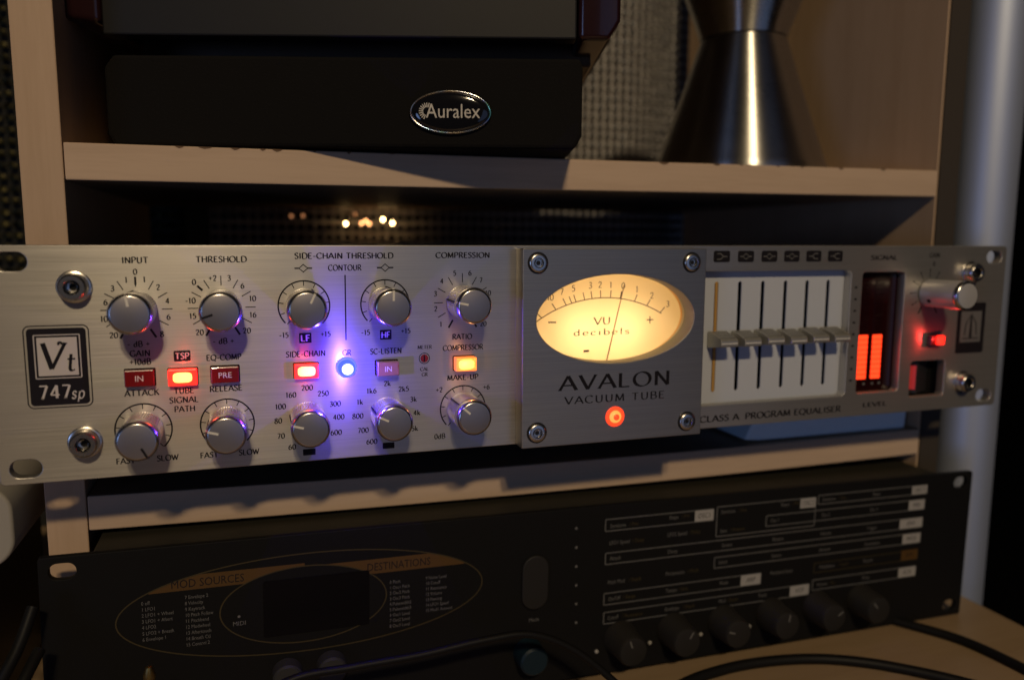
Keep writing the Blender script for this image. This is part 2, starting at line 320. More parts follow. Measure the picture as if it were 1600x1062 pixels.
def letters(mb, text, cx, cz, h, y, thick=2.25, thin=1.1, serif=.95, slant=0, track=1.0, width=None, stretch=1.0, align='c'):
    """print text centred on (cx, cz) with cap height h (mm) on the plane y"""
    k = h/10; adv = [G[c][0]*stretch+track for c in text]; tot = sum(adv)-track
    if width: stretch2 = width/(tot*k)
    else: stretch2 = 1
    x0 = cx-(tot*k*stretch2/2 if align == 'c' else 0); z0 = cz-h/2; x = 0
    sx = stretch2*stretch
    for ch, ad in zip(text, adv):
        for st in (G[ch][1].split('|') if G[ch][1] else []):
            P = [tuple(map(float,p.split(','))) for p in st[1:].split()]; kind = st[0]
            pts = _spline(P, kind == 'o') if kind in 'co' else P
            closed = kind == 'o'; n = len(pts); Lh = []; Rh = []
            for i, p in enumerate(pts):
                a = pts[i-1] if (i or closed) else p; b = pts[(i+1)%n] if (i < n-1 or closed) else p
                dx, dz = b[0]-a[0], b[1]-a[1]; l = math.hypot(dx,dz) or 1; ang = math.atan2(dz,dx)
                wd = thin+(thick-thin)*abs(math.sin(ang-math.radians(22)))**1.4
                if kind == 'n': wd = thin*1.25
                Lh.append((p[0]-dz/l*wd/2, p[1]+dx/l*wd/2)); Rh.append((p[0]+dz/l*wd/2, p[1]-dx/l*wd/2))
            polys = [[Lh[i],Lh[(i+1)%n],Rh[(i+1)%n],Rh[i]] for i in range(n if closed else n-1)]
            if serif and kind == 'l':
                for (p, q) in ((pts[0],pts[-1]),(pts[-1],pts[0])):
                    if abs(p[1]-q[1]) > 3 and (p[1] in (0.,10.,-3.) or (p[1] == 6. and ch in 'ikp')):
                        if ch in 'AMNV' and abs(p[0]-G[ch][0]/2) < .1: continue
                        s_ = serif; d = .5 if p[1] > 5 else -.5; t_ = .45
                        polys.append([(p[0]-s_,p[1]),(p[0]+s_,p[1]),(p[0]+s_*.7,p[1]-d),(p[0]-s_*.7,p[1]-d)])
            _lay[0] = (_lay[0]+1)%12
            for po in polys:
                q = [(x0+(x*stretch2+u*sx+v*slant)*k, z0+v*k) for u,v in po]
                ar = sum(q[i][0]*q[(i+1)%4][1]-q[(i+1)%4][0]*q[i][1] for i in range(4))
                if ar < 0: q = q[::-1]
                mb.flat(q, y-.0015*_lay[0])
        x += ad
_sans = {}
def sans(mb, text, x, z, h, y, align='LEFT', squeeze=1.0, slant=0):
    cu = bpy.data.curves.new('t','FONT'); cu.body = text; cu.size = 1; cu.resolution_u = 2; cu.align_x = align; cu.shear = slant
    o = bpy.data.objects.new('t', cu); C.objects.link(o)
    me = bpy.data.meshes.new_from_object(o.evaluated_get(bpy.context.evaluated_depsgraph_get()))
    k = h/.70
    mb.add([(x+v.co.x*k*squeeze, y, z+v.co.y*k) for v in me.vertices], [tuple(p.vertices) for p in me.polygons])
    bpy.data.objects.remove(o); bpy.data.curves.remove(cu); bpy.data.meshes.remove(me)
def ring(mb, cx, cz, r, wd, y, n=72): mb.strip(ellipse(cx,cz,r,r,n), wd, y, True)
def ray(mb, cx, cz, deg, r0, r1, wd, y):
    a = math.radians(deg); mb.strip([(cx+r0*math.sin(a),cz+r0*math.cos(a)),(cx+r1*math.sin(a),cz+r1*math.cos(a))], wd, y)

# ================================================================== the setting
desk = tag(link('desk', MB().box(-420,511,-420,700,-156,-131.5).mesh('desk', M['desk'], bevel=2)), None, kind='structure')
wall = tag(link('wall', MB().box(-3000,5000,2900,2920,-802,3000).mesh('wall', M['darkwall'])), None, kind='structure')

# ---------------- wooden shelf unit
su = thing('shelf_unit', 'maple laminate shelf unit holding the silver rack unit, with shade painted on its right front edge', 'shelf unit', (245,200,-131.5))
def sp(name, me): o = link(name, me, su, (-245,-200,131.5)); return o
a = sp('side_panel', MB().box(4.5,20,40,325,-131.5,520).mesh('side_panel', M['woodv'], bevel=.5))
b = sp('side_panel', MB().box(473.2,489,41.5,325,-131.5,520).mesh('side_panel', M['woodv'], bevel=.3))
b['label'] = 'right side panel with shade painted on its front edge'
es = MB().box(474.2,488.4,40.2,41.5,-131.5,520).mesh('shade_strip', M['edgeshade'])  # dark strip paints in the shade on the right front edge
e_ = link('shade_strip', es, b)
def shelf_board(zl, zr, sag, th, name):
    mb = MB(); n = 24; vs = []
    for i in range(n+1):
        t = i/n; x = 20.3+452.6*t; z = zl+(zr-zl)*t-sag*4*t*(1-t)
        vs += [(x,40.4,z-th),(x,40.4,z),(x,320,z),(x,320,z-th)]
    fs = [(4*i+k, 4*i+(k+1)%4, 4*i+4+(k+1)%4, 4*i+4+k) for i in range(n) for k in range(4)]+[(0,1,2,3),(4*n,4*n+1,4*n+2,4*n+3)]
    return mb.add(vs, fs).mesh(name, M['wood'], bevel=.6)
sp('shelf', shelf_board(128.9,131.3,.3,15.0,'shelf'))['label'] = 'upper shelf board carrying speaker and steel vase'
ch = MB(); rc = random.Random(11)
for x0 in (62,71,84,96,101,118,133,151,290,322,338,342,361,377,402,431):
    w_ = rc.uniform(1.5,6); t_ = (x0-20.3)/452.6; z_ = 128.9+2.4*t_-.3*4*t_*(1-t_); h_ = rc.uniform(.5,1.3)
    ch.add([(x0,40.25,z_+.02),(x0+w_,40.25,z_+.02),(x0+w_*.8,40.25,z_-h_*.6),(x0+w_*.45,40.25,z_-h_),(x0+w_*.15,40.25,z_-h_*.5),(x0,41.2,z_+.06),(x0+w_,41.2,z_+.06)], [(0,4,3,2,1),(0,1,6,5)])
tag(sp('edge_chips', ch.mesh('edge_chips', M['chip'])), None, kind='stuff')
sp('shelf', shelf_board(-18.8,-23.0,2.2,15.2,'shelf'))['label'] = 'lower shelf board between the two rack units'

# ---------------- sequin curtains behind
def cy(x): return 348+5*math.sin(x/38.0)+2*math.sin(x/15.1+1)+5*math.sin(x/61.)
def curtain(x0, x1, net, seq, label):
    xm = (x0+x1)/2; cur = thing('sequin_curtain', label, 'curtain', (xm,348,-400), group='curtains behind the shelf unit')
    xs = [x0+i*8 for i in range(int((x1-x0)/8)+1)]
    vs = [(x, cy(x)+5, z) for x in xs for z in (-400,560)]
    link('net', MB().add(vs, [(2*i,2*i+1,2*i+3,2*i+2) for i in range(len(xs)-1)]).mesh('net', net), cur, (-xm,-348,400))
    mb = MB(); rnd = random.Random(3); x = x0+4
    while x < x1-3:
        z = -60
        while z < 480:
            sl = (cy(x+1)-cy(x-1))/2; r = 2.9; tx = rnd.gauss(0,.16); tz = rnd.gauss(0,.16); pts = []
            for i in range(6):
                a = math.pi/3*i; u, v = r*math.cos(a), r*math.sin(a)
                pts.append((x+u, cy(x)+u*(sl+tx)+v*tz, z+v))
            mb.add(pts+[(x, cy(x)-1.0, z)], [(i,(i+1)%6,6) for i in range(6)])
            z += 8.4
        x += 7.4
    tag(link('sequins', mb.mesh('sequins', seq, True), cur, (-xm,-348,400)), None, kind='stuff')
curtain(60, 590, M['net'], M['sequin'], 'shimmering silver grey sequin net curtain hanging behind the steel vase')
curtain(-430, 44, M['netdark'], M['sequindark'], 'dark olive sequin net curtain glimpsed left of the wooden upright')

# ---------------- warm light spots under the upper shelf, made with added glowing bulbs
SPOTS = ((157,101.3,2,'bright warm glow spot at the left end of the glowing cluster'),(171.5,103.4,1,'dim glow spot just right of the middle of the glowing cluster, upper one'),
    (168.3,101.7,1,'dim glow spot in the middle of the glowing cluster, lower left of a touching pair'),(174,101.4,1,'dim glow spot in the middle of the glowing cluster, lower right of a touching pair'),
    (184,104.6,2,'highest of the bright warm glow spots in the gap'),(191,102,2,'bright warm glow spot at the right end of the glowing cluster'),(164,108.3,0,'faint orange glow spot hanging above the glowing cluster'),
    (127,106.6,0,'faint glow spot left of the cluster, right one of a pair'),(119,106.2,0,'faint glow spot left of the cluster, left one of a pair'))
for x, z, big, lab in SPOTS:
    o = link('glow_spot', None, None, (x,331,91.1+(z-91.1)*1.115)); o.empty_display_size = .005; o.location.x = (90.46+(x-90.46)*1.12)*S
    link('bulb', MB().lathe([(.25,-1.3),(.8,-1.0),(1.15,-.2),(1.1,.5),(.7,1.1),(.2,1.4)], 14, 'z').mesh('bulb', (M['bulbfaint'],M['bulbdim'],M['bulb'])[big], True), o)
    link('cap', MB().lathe([(.5,1.2),(.5,2.4),(.2,2.8)], 10, 'z').mesh('cap', M['black']), o)
    tag(o, lab, 'fairy light', 'glow spots in the gap above the silver unit')
# the wire added to carry them
wire = tube('light_wire', [(20.5,322,112)]+sorted([(90.46+(x-90.46)*1.12, 331, 91.1+(z-91.1)*1.115+2.6) for x,z,b,l in SPOTS])+[(300,331,116),(472,322,113)], .35, M['cable'], n=8)
tag(wire, 'thin dark wire added to carry the glow spots under the upper shelf', 'wire')

# ---------------- foam pad and loudspeaker on the upper shelf (turned about 17 degrees)
YAW = math.radians(-17)
pad = thing('foam_pad', 'charcoal acoustic foam pad with oval badge under the loudspeaker', 'foam pad', (33.5,62,130.3), (0,0,YAW))
mb = MB(); prof = [(0,5),(0,33),(4,38.2),(205,38.2),(206,34),(206,5.5),(203,0),(3,0)]
for y in (0,190): pass
def prism(mb, poly, y0, y1):
    n = len(poly); mb.add([(p[0],y0,p[1]) for p in poly]+[(p[0],y1,p[1]) for p in poly], [tuple(range(n)),tuple(range(n,2*n))]+[(i,(i+1)%n,n+(i+1)%n,n+i) for i in range(n)]); return mb
link('pad_body', prism(MB(), prof, 0, 190).mesh('pad_body', M['foam'], bevel=1.5), pad)
bd = link('badge', None, pad, (147.5,-.2,15.2))
bd = bpy.data.objects[bd.name]; bpy.data.objects.remove(bd)
dome = MB(); rows = [(1,0),(1,.9),(.97,1.5),(.8,2.0),(.45,2.3),(.12,2.4)]
vs = [(17.2*r*math.cos(2*math.pi*i/56), -h, 8.7*r*math.sin(2*math.pi*i/56)) for r,h in rows for i in range(56)]
fs = [(k*56+i,k*56+(i+1)%56,(k+1)*56+(i+1)%56,(k+1)*56+i) for k in range(5) for i in range(56)]+[tuple(range(5*56,6*56)), tuple(range(56))]
badge = link('badge', dome.add(vs, fs).mesh('badge', M['badge'], True, angle=70), pad, (148.5,-.1,15.0)); badge['label'] = 'oval black badge with silver lettering'
mb = MB(); vs = []
for i in range(64):
    a = 2*math.pi*i/64
    for q in range(6):
        b_ = 2*math.pi*q/6; rr = .55*math.cos(b_); vs.append(((17.3+rr)*math.cos(a), -1.3-.55*math.sin(b_), (8.8+rr)*math.sin(a)))
link('badge_rim', mb.add(vs, [(i*6+q,i*6+(q+1)%6,((i+1)%64)*6+(q+1)%6,((i+1)%64)*6+q) for i in range(64) for q in range(6)]).mesh('badge_rim', M['holo'], True, angle=80), badge)
mb = MB(); sans(mb, 'Auralex', -10.6, -2.6, 6.0, -2.62, squeeze=.86)
for i in range(11):
    a = math.radians(195-i*19+0); r0, r1 = 1.7, 3.6
    cx, cz = -10.0, .1; a = math.radians(75+i*17)
    mb.strip([(cx+r0*math.cos(a), cz+r0*math.sin(a)),(cx+r1*math.cos(a), cz+r1*math.sin(a))], .42, -2.62)
link('badge_lettering', mb.flatmesh('badge_lettering', M['inkgrey']), badge)

spk = thing('loudspeaker', 'dark loudspeaker with grey baffle and maroon side cheek standing on the foam pad', 'loudspeaker', (33.5,62,168.8), (0,0,YAW))
link('cabinet', MB().box(4,213,30,255,2.5,330).mesh('cabinet', M['cabinet'], bevel=1), spk)
link('foot_rail', MB().box(10,200,20,180,-.2,2.6).mesh('foot_rail', M['black']), spk)
link('baffle', MB().box(1,203,-1,9,7.5,330).mesh('baffle', M['baffle'], bevel=.8), spk)
for x0, x1 in ((203.6,222),(-17,.4)):
    link('side_cheek', prism(MB(), [(x0,7),(x1-5 if x0 > 0 else x1,7),(x1,15 if x0 > 0 else 7),(x1,330),(x0,330)] if x0 > 0 else [(x0+1,14),(x1,12),(x1,330),(x0,330),(x0,19)], -2, 252).mesh('side_cheek', M['maroon'], True, bevel=2.5, seg=3), spk)

# ---------------- steel hourglass vase
vs_ = thing('vase', 'brushed steel hourglass vase standing on the right of the upper shelf', 'vase', (395,126,130.6))
H_ = [(55.5,0),(56.3,1.5)]+[(56.3-29.3*(t/12)**.93, 1.5+84*(t/12)) for t in range(1,13)]
link('lower_cone', MB().lathe(H_, 96, 'z').mesh('lower_cone', M['vase'], True, angle=60), vs_)
link('waist_ring', MB().lathe([(26.6,85.2),(26.9,86.0),(26.6,86.8)], 96, 'z').mesh('waist_ring', M['socket'], True), vs_)
link('upper_cone', MB().lathe([(27.0+20*(t/10)**1.1, 86.6+50*t/10) for t in range(11)]+[(44.5,136.6),(28,100)], 96, 'z').mesh('upper_cone', M['vase'], True, angle=60), vs_)

# ---------------- pole on the right
pole = thing('stand_pole', 'pale grey round stand pole at the right of the shelf unit', 'pole', (533,62,-800))
link('tube', MB().lathe([(18.6,0),(18.6,1320)], 64, 'z').mesh('tube', M['pole'], True), pole)
link('base', MB().lathe([(120,-2),(120,5),(116,9),(30,14),(19,22)], 64, 'z').mesh('base', M['pole'], True), pole)
floor = tag(link('floor', MB().box(-3000,5000,-2600,2900,-812,-802).mesh('floor', M['darkwall'])), None, kind='structure')

# ---------------- pale blue foam block lying under the silver unit
mb = MB(); prism(mb, [(352,-22.0),(362,-23.0),(466,-23.2),(468,-1),(366,-1),(360,-6)], 45, 150)
fb = link('foam_block', mb.mesh('foam_block', M['bluefoam'], bevel=1.2)); fb.location = (0,0,.6*S)
tag(fb, 'pale blue foam block wedged under the right end of the silver rack unit', 'foam block')

# ---------------- grey rounded box at the far left, on a black box
gb = link('grey_box', plate('grey_box', rrect(-150,-7.6,-46.5,-10.5,12,8), [], 40, 150, M['greybox'], 1.5))
tag(gb, 'grey plastic box with rounded corner behind the left end of the silver unit', 'box')
kb = link('black_box', MB().box(-170,-26,52,160,-131.5,-46.7).mesh('black_box', M['black'], bevel=2))
tag(kb, 'black box under the rounded grey box at the far left', 'box')

# ================================================================== silver tube compressor (front of panel at y = 0)
comp = thing('tube_compressor', 'silver two unit rack compressor with oval yellow meter and glowing buttons', 'audio compressor', (241.3,0,0))
OFF = (-241.3,0,0)
def cp(name, me, loc=(0,0,0), rot=(0,0,0)): return link(name, me, comp, (loc[0]-241.3,loc[1],loc[2]), rot)
slots = [rrect(x0,x1,z-3.4,z+3.4,3.39,8) for x0,x1 in ((3.4,14.0),(468.6,479.2)) for z in (5.94,82.15)]
EQ = rrect(292.5,379,11.2,76,2.5); LV = rrect(386.2,413.5,11.8,74.8,2.0); SW = rrect(421.3,444.6,7.6,27.2,2.0)
VUC = (244.6,55.8)
panel = cp('front_panel', plate('front_panel', rrect(0,482.6,0,88.1,2.2), slots+[EQ,LV,SW,ellipse(VUC[0],VUC[1],40.5,22)], 0, 5, M['alu'], .35))
cp('chassis', MB().box(24,458,34,300,3,85).mesh('chassis', M['chassis'], bevel=1))
cp('chassis_bracket', MB().box(24,36,5.1,34,6,82).mesh('chassis_bracket', M['chassis']))
cp('chassis_bracket', MB().box(446,458,5.1,34,6,82).mesh('chassis_bracket', M['chassis']))
cp('backing', MB().box(36.5,445.5,30.4,33.8,3.5,84.5).mesh('backing', M['hole']))

pr = MB(); Y = -.04
T = lambda t, x, z, h, **k: letters(pr, t, x, z, h, Y, **k)
for t,x,z,wd in (('INPUT',49.4,82.5,9.0),('THRESHOLD',79.7,82.7,18.4),('SIDE-CHAIN THRESHOLD',126.6,83.9,39.2),('COMPRESSION',175.9,84.0,23.6),('CONTOUR',126.5,79.1,13.2),
    ('GAIN',49.3,47.4,7.0),('+10dB',49.2,44.2,7.4),('EQ-COMP',79.1,44.6,12.8),('TUBE',64.0,32.2,7.2),('SIGNAL',63.9,28.6,10.4),('PATH',64.0,25.0,7.4),('ATTACK',49.2,32.2,12.0),('RELEASE',79.4,32.2,12.0),
    ('SIDE-CHAIN',110.2,44.6,15.4),('GR',126.5,44.4,3.5),('SC-LISTEN',142.6,44.4,13.0),('COMPRESSOR',175.8,44.6,17.8),('MAKE-UP',175.6,31.6,13.8),('RATIO',175.4,49.3,8.6),
    ('SIGNAL',399.2,82.1,17.0),('LEVEL',399.1,5.6,15.5)):
    T(t, x, z, 2.25 if wd > 6 else 2.2, width=wd)
for t,x,z in (('METER',159.0,45.4),('CAL',158.8,36.0),('GR',158.9,33.7)): T(t, x, z, 1.5, thin=.8)
T('GAIN', 432.2,83.3,2.2)
for t,x,z in (('0',49.2,78.2),('1',46.0,75.2),('1',52.2,75.3),('3',41.2,72.1),('2',56.8,72.3),('4',59.8,67.1),('6',38.6,67.0),('6',59.9,61.0),('10',37.8,60.8),('20',40.7,54.6),('8',57.3,54.5),('- dB +',49.0,51.0),
    ('0',69.5,74.1),('+2',76.2,75.5),('3',82.2,75.5),('6',87.0,72.4),('10',90.6,67.4),('-10',67.9,67.0),('15',68.5,61.1),('16',90.5,61.0),('20',70.7,54.7),('20',88.0,54.8),('- dB +',79.2,51.0),
    ('-15',101.9,52.5),('+15',118.2,52.4),('-15',134.3,52.5),('+15',151.0,52.6),('1',166.1,54.9),('2',163.9,61.5),('3',163.8,67.9),('4',166.6,73.2),('5',172.2,76.5),('6',178.9,76.5),('7',183.8,73.4),('10',187.0,67.8),('15',187.2,61.4),('20',184.8,54.6),
    ('200',110.3,30.7),('160',103.9,28.1),('250',116.6,28.0),('100',99.7,23.6),('300',121.3,23.4),('80',98.6,17.8),('400',122.6,17.8),('70',99.5,11.5),('600',121.4,11.3),('60',103.7,6.6),
    ('2k',142.9,30.7),('1k6',136.3,27.9),('2k5',149.8,28.0),('3k',153.9,23.3),('4k',155.3,17.4),('1k',131.4,23.5),('800',130.4,17.6),('700',132.5,11.4),('600',136.0,6.3),('5k',154.3,10.6),
    ('+2',165.1,26.7),('+6',186.2,26.8),('0dB',165.2,6.3),('0',432.2,78.9)): T(t, x, z, 2.15)
for t,x,z in (('FAST',42.2,6.1),('SLOW',57.0,6.1),('FAST',72.1,5.9),('SLOW',87.0,5.9)): T(t, x, z, 2.2)
T('CLASS A', 304.9, 4.6, 3.0, width=22); T('PROGRAM EQUALISER', 348.4, 4.6, 3.0, width=57.6)
KT, KB = 64.0, 17.9
for cx in (49.1,79.2,175.6,430.0):                              # open scales: bare ticks
    cz = KT if cx < 400 else 63.5; r0 = 1.0 if cx < 400 else .95
    for d in range(-150,151,30):
        zero = (cx == 49.1 and d == 0) or (cx == 79.2 and d == -60+15)
        ray(pr, cx, cz, d, 8.6*r0, 12.4*r0, .8 if abs(d) == 150 else .36, Y)
    if cx == 49.1: ray(pr, cx, cz, 0, 9.3, 12.3, .75, Y-.01)
    if cx == 79.2: ray(pr, cx, cz, -45, 9.6, 12.2, .85, Y-.01)
for cx, cz in ((110.1,KT),(142.6,KT),(49.1,KB),(79.4,KB),(175.6,KB)):   # closed scales: ring and inner ticks
    pr.strip(ellipse(cx,cz,10.0,10.0,72,-46,226), .58, Y)
    for k in range(11): ray(pr, cx, cz, -137+27.4*k, 8.0, 9.8, .34, Y)
for cx in (110.2,142.8):                                        # bell curve symbols
    z = 79.0; pr.strip([(cx-1.7,z),(cx,z+1.5),(cx+1.7,z),(cx,z-1.5)], .5, Y, True)
    pr.strip([(cx-3.4,z),(cx-1.7,z)], .55, Y); pr.strip([(cx+1.7,z),(cx+3.4,z)], .55, Y)
pr.strip([(126.5,76.2),(126.3,49.6)], .55, Y)
for k in range(9): pr.flat([(381.6,66.6-6*k),(383.2,66.6-6*k),(383.2,67.6-6*k),(381.6,67.6-6*k)], Y)
for d in range(-150,151,30): pr.flat([(430+12.2*math.sin(math.radians(d))+q*.8-.4, 63.5+12.2*math.cos(math.radians(d))+v*.8-.4) for q,v in ((0,0),(1,0),(1,1),(0,1))], Y-.004)
cp('printed_lettering', pr.flatmesh('printed_lettering', M['ink']))

def inkbox(name, outline, frame=None):
    return outline
# black label blocks with reversed lettering
def label_block(name, x0,x1,z0,z1,r):
    return cp(name, plate(name, rrect(x0,x1,z0,z1,r), [], -.10, -.005, M['ink']))
o = label_block('label_block', 61.0,67.0,43.7,47.8,.5); mb = MB(); letters(mb, 'TSP', 64.0, 45.75, 2.3, -.12, width=5.0); link('block_lettering', mb.flatmesh('block_lettering', M['inkgrey']), o)
for t, x, z in (('LF',110.2,51.0),('HF',142.6,51.2)):
    o = label_block('label_block', x-2.4,x+2.4,z-2.0,z+2.1,.3); mb = MB(); letters(mb, t, x, z, 2.5, -.12, width=3.6); link('block_lettering', mb.flatmesh('block_lettering', M['inkgrey']), o)
for x, z in ((110.4,3.9),(143.0,4.0)):
    label_block('label_block', x-2.5,x+2.5,z-1.3,z+1.3,.3)
for k, x in enumerate((302.7,316.1,329.4,342.4,355.4,368.4)):
    o = label_block('label_block', x-4.5,x+4.5,80.3,85.7,1.0); mb = MB(); z = 83.0; yy = -.12
    if k in (1,2,3):
        mb.strip([(x-1.8,z),(x,z+1.4),(x+1.8,z),(x,z-1.4)], .45, yy, True); mb.strip([(x-3.4,z),(x-1.8,z)], .45, yy-.01); mb.strip([(x+1.8,z),(x+3.4,z)], .45, yy-.01)
    else:
        s_ = 1 if k == 0 else -1
        for q in (1,-1): mb.strip([(x-2.6*s_,z+1.3*q),(x-.6*s_,z+1.3*q),(x+.9*s_,z)], .45, yy-.006*q)
        mb.strip([(x+.8*s_,z),(x+3.0*s_,z)], .45, yy-.02)
    link('block_lettering', mb.flatmesh('block_lettering', M['sprint']), o)

# model badge at the left
o = cp('badge', plate('badge', rrect(12.0,31.4,29.3,57.9,1.4), [], -.16, -.005, M['ink'])); o['label'] = 'black model badge with silver lettering'
mb = MB(); mb.strip(rrect(11.1,32.3,28.4,58.8,2.1), .42, -.05, True)
link('badge_border', mb.flatmesh('badge_border', M['ink']), o)
mb = MB(); mb.strip(rrect(14.3,29.2,39.4,55.4,.1,1), .35, -.19, True); mb.flat([(15.2,40.3),(28.3,40.3),(28.3,54.5),(15.2,54.5)], -.19)
letters(mb, '747', 20.0, 34.3, 5.2, -.2, thick=1.9, thin=.7, width=10.6); letters(mb, 'sp', 27.4, 33.7, 4.6, -.2, thick=1.3, slant=.18, width=4.4)
link('badge_plate', mb.flatmesh('badge_plate', M['inkgrey']), o)
mb = MB(); letters(mb, 'V', 19.6, 47.6, 9.6, -.24, thick=1.7, thin=.55, slant=.12, serif=.9); letters(mb, 't', 25.6, 45.6, 7.4, -.25, thick=1.5, thin=.6, slant=.12)
mb.strip(_spline([(23.4,51.8),(23.0,52.6),(22.2,52.4),(22.3,51.6)], False), .8, -.26)
link('badge_lettering', mb.flatmesh('badge_lettering', M['ink']), o)
# emblem badge at the right
o = cp('badge', plate('badge', rrect(451.0,470.6,30.2,57.6,1.2), [], -.14, -.005, M['ink'])); o['label'] = 'small black emblem badge beside the output knob'
mb = MB(); mb.flat([(453.6,36.2),(468.0,36.2),(468.0,53.0),(453.6,53.0)], -.16); link('badge_plate', mb.flatmesh('badge_plate', M['sprint']), o)
mb = MB(); mb.flat([(459.8,38.6),(461.8,38.6),(461.2,51.0),(460.4,51.0)], -.2); mb.strip([(456.6,40),(457.2,46),(460.8,51.4),(464.4,46),(465,40)], .7, -.21); mb.strip([(455,38.2),(466.6,38.2)], .6, -.22)
link('badge_lettering', mb.flatmesh('badge_lettering', M['ink']), o)

# ---------------- bolts
def bolt(parent, name, x, y, z, r, h, rs, off=True):
    mb = MB().lathe([(r,0),(r,h*.72),(r*.93,h*.9),(r*.82,h),(rs*1.12,h),(rs,h-.3),(rs*.98,h*.35),(.05,h*.25)], 40)
    o = link(name, mb.mesh(name, M['steel'], True, angle=35), parent, (x-(241.3 if parent == comp else 0),y,z)); 
    mb = MB(); vs = []
    n = 6
    for rr, yy in ((rs*.86,-h+.35),(rs*.86,-h*.3)):
        vs += [(rr*math.cos(math.pi/3*i+.3),yy,rr*math.sin(math.pi/3*i+.3)) for i in range(n)]
    mb.add(vs, [(i,(i+1)%n,n+(i+1)%n,n+i) for i in range(n)]+[tuple(range(n,2*n))])
    link('hex_socket', mb.mesh('hex_socket', M['socket']), o)
    return o
for x, z in ((28.7,72.9),(28.9,14.6),(457.0,73.9),(457.0,14.5)):
    w_ = cp('washer', MB().lathe([(6.0,0),(6.0,.7),(5.6,1.0),(3,1.0)], 40).mesh('washer', M['steel'], True), (x,0,z))
    bolt(comp, 'bolt', x, -1.0, z, 5.1, 4.6, 2.5)

# ---------------- knobs (fluted skirt, satin cap, pointer line)
NS = 192
skirt = MB().lathe([(7.0,.4),(7.15,.5),(7.25,14.3),(7.1,14.6)], NS, ribs=({1,2},.42,2)).mesh('knob', M['knob'], True, angle=20)
plain = MB().lathe([(7.0,.4),(7.2,.6),(7.35,21.5),(7.2,21.8)], 64).mesh('knob', M['palealu'], True)
capm  = MB().lathe([(7.1,14.4),(7.42,14.7),(7.48,18.4),(7.2,19.2),(6.55,19.9),(6.2,20.0)], 72).mesh('cap', M['cap'], True, angle=50)
capp  = MB().lathe([(7.1,21.5),(7.42,21.7),(7.42,23.0),(6.6,24.0),(6.2,24.1)], 72).mesh('cap', M['palealu'], True, angle=50)
for me_ in (capm, capp):                                         # the turned bevel is brighter than the satin face
    me_.materials.append(M['capring'])
    for p in me_.polygons:
        if len(p.vertices) == 4: p.material_index = 1
def pointer(h, r, m):
    mb = MB(); mb.box(-.42,.42,-h-.06,-h+.2,2.8,r-1.0)
    mb.add([(-.42,-h-.06,r-1.0),(.42,-h-.06,r-1.0),(.42,-h+1.4,r+.06),(-.42,-h+1.4,r+.06),(-.42,-h+1.4,r-1),(.42,-h+1.4,r-1)], [(0,1,2,3),(3,2,5,4),(0,3,4),(1,5,2)])
    return mb.mesh('pointer_line', m)
ptw = pointer(20.0, 7.48, M['white']); ptk = pointer(20.0, 7.48, M['ink'])
groove = MB().box(-.3,.3,-18.2,-.8,7.0,7.42).mesh('pointer_groove', M['ink'])
for x, z, ang, dark in ((49.1,KT,-8,0),(79.2,KT,-108,1),(110.1,KT,26,0),(142.6,KT,2,0),(175.6,KT,-78,0),(49.1,KB,152,1),(79.4,KB,-74,0),(110.1,KB,-74,0),(142.6,KB,-64,0),(175.6,KB,-48,0)):
    k = cp('knob', skirt, (x,0,z), (0,math.radians(ang),0))
    link('cap', capm, k); link('pointer_line', ptk if dark else ptw, k); link('pointer_groove', groove, k)
k = cp('knob', plain, (430.0,0,63.5), (0,math.radians(-40),0)); link('cap', capp, k); k['label'] = 'smooth output knob with grub screw hole'
link('grub_screw', MB().lathe([(1.1,0),(1.1,.3)], 16).mesh('grub_screw', M['hole']), k, (-7.05,-6.5,1.2), (0,0,math.radians(-80)))

# ---------------- push buttons and lamps
def button(x, z, h, cap, core, text=None, glow=None, w_=5.15, hh=3.15):
    bz = cp('push_button', plate('push_button', rrect(-w_-.35,w_+.35,-hh-.35,hh+.35,.5), [], -.3, 0, M['hole']), (x,0,z))
    link('button_cap', MB().box(-w_,w_,-h,-.2,-hh,hh).mesh('button_cap', cap, bevel=.35), bz)
    if core:
        mb = MB(); n = 28; vs = []
        for r, yy in ((1,-h-.02),(.8,-h-.22),(.4,-h-.34)):
            for i in range(n):
                a = 2*math.pi*i/n; c_, s_ = math.cos(a), math.sin(a); vs.append((3.4*r*math.copysign(abs(c_)**.55,c_), yy, 1.95*r*math.copysign(abs(s_)**.55,s_)))
        mb.add(vs, [(k_*n+i,k_*n+(i+1)%n,(k_+1)*n+(i+1)%n,(k_+1)*n+i) for k_ in range(2) for i in range(n)]+[tuple(range(2*n,3*n))])
        link('lamp_core', mb.mesh('lamp_core', core, True), bz)
    if text:
        mb = MB(); sans(mb, text, 0, -1.1, 2.2, -h-.05, 'CENTER'); link('button_lettering', mb.flatmesh('button_lettering', M['white']), bz)
    if glow: lamp('button_emitter', 'POINT', (x,-h-4.5,z), glow[0], glow[1], 0)
    return bz
button(48.9,38.2,3.0,M['redcap'],None,'IN')['label'] = 'unlit red button marked IN'
button(64.0,37.8,3.2,M['redlit'],M['redcore'],None,((1,.05,.03),.0045))['label'] = 'lit red button under the TSP mark'
button(79.3,38.0,3.0,M['redcap'],None,'PRE')['label'] = 'unlit red button marked PRE'
button(110.1,37.9,3.2,M['redlit'],M['redcore'],None,((1,.05,.03),.0045),4.7,2.9)['label'] = 'lit red button beside the blue lamp'
button(142.7,37.6,5.0,M['ambcap'],None,'IN',None,4.5,2.9)['label'] = 'unlit amber button marked IN'
button(176.0,37.9,5.0,M['amblit'],M['ambcore'],None,((1,.38,.10),.003),4.5,2.9)['label'] = 'lit amber button under the word COMPRESSOR'
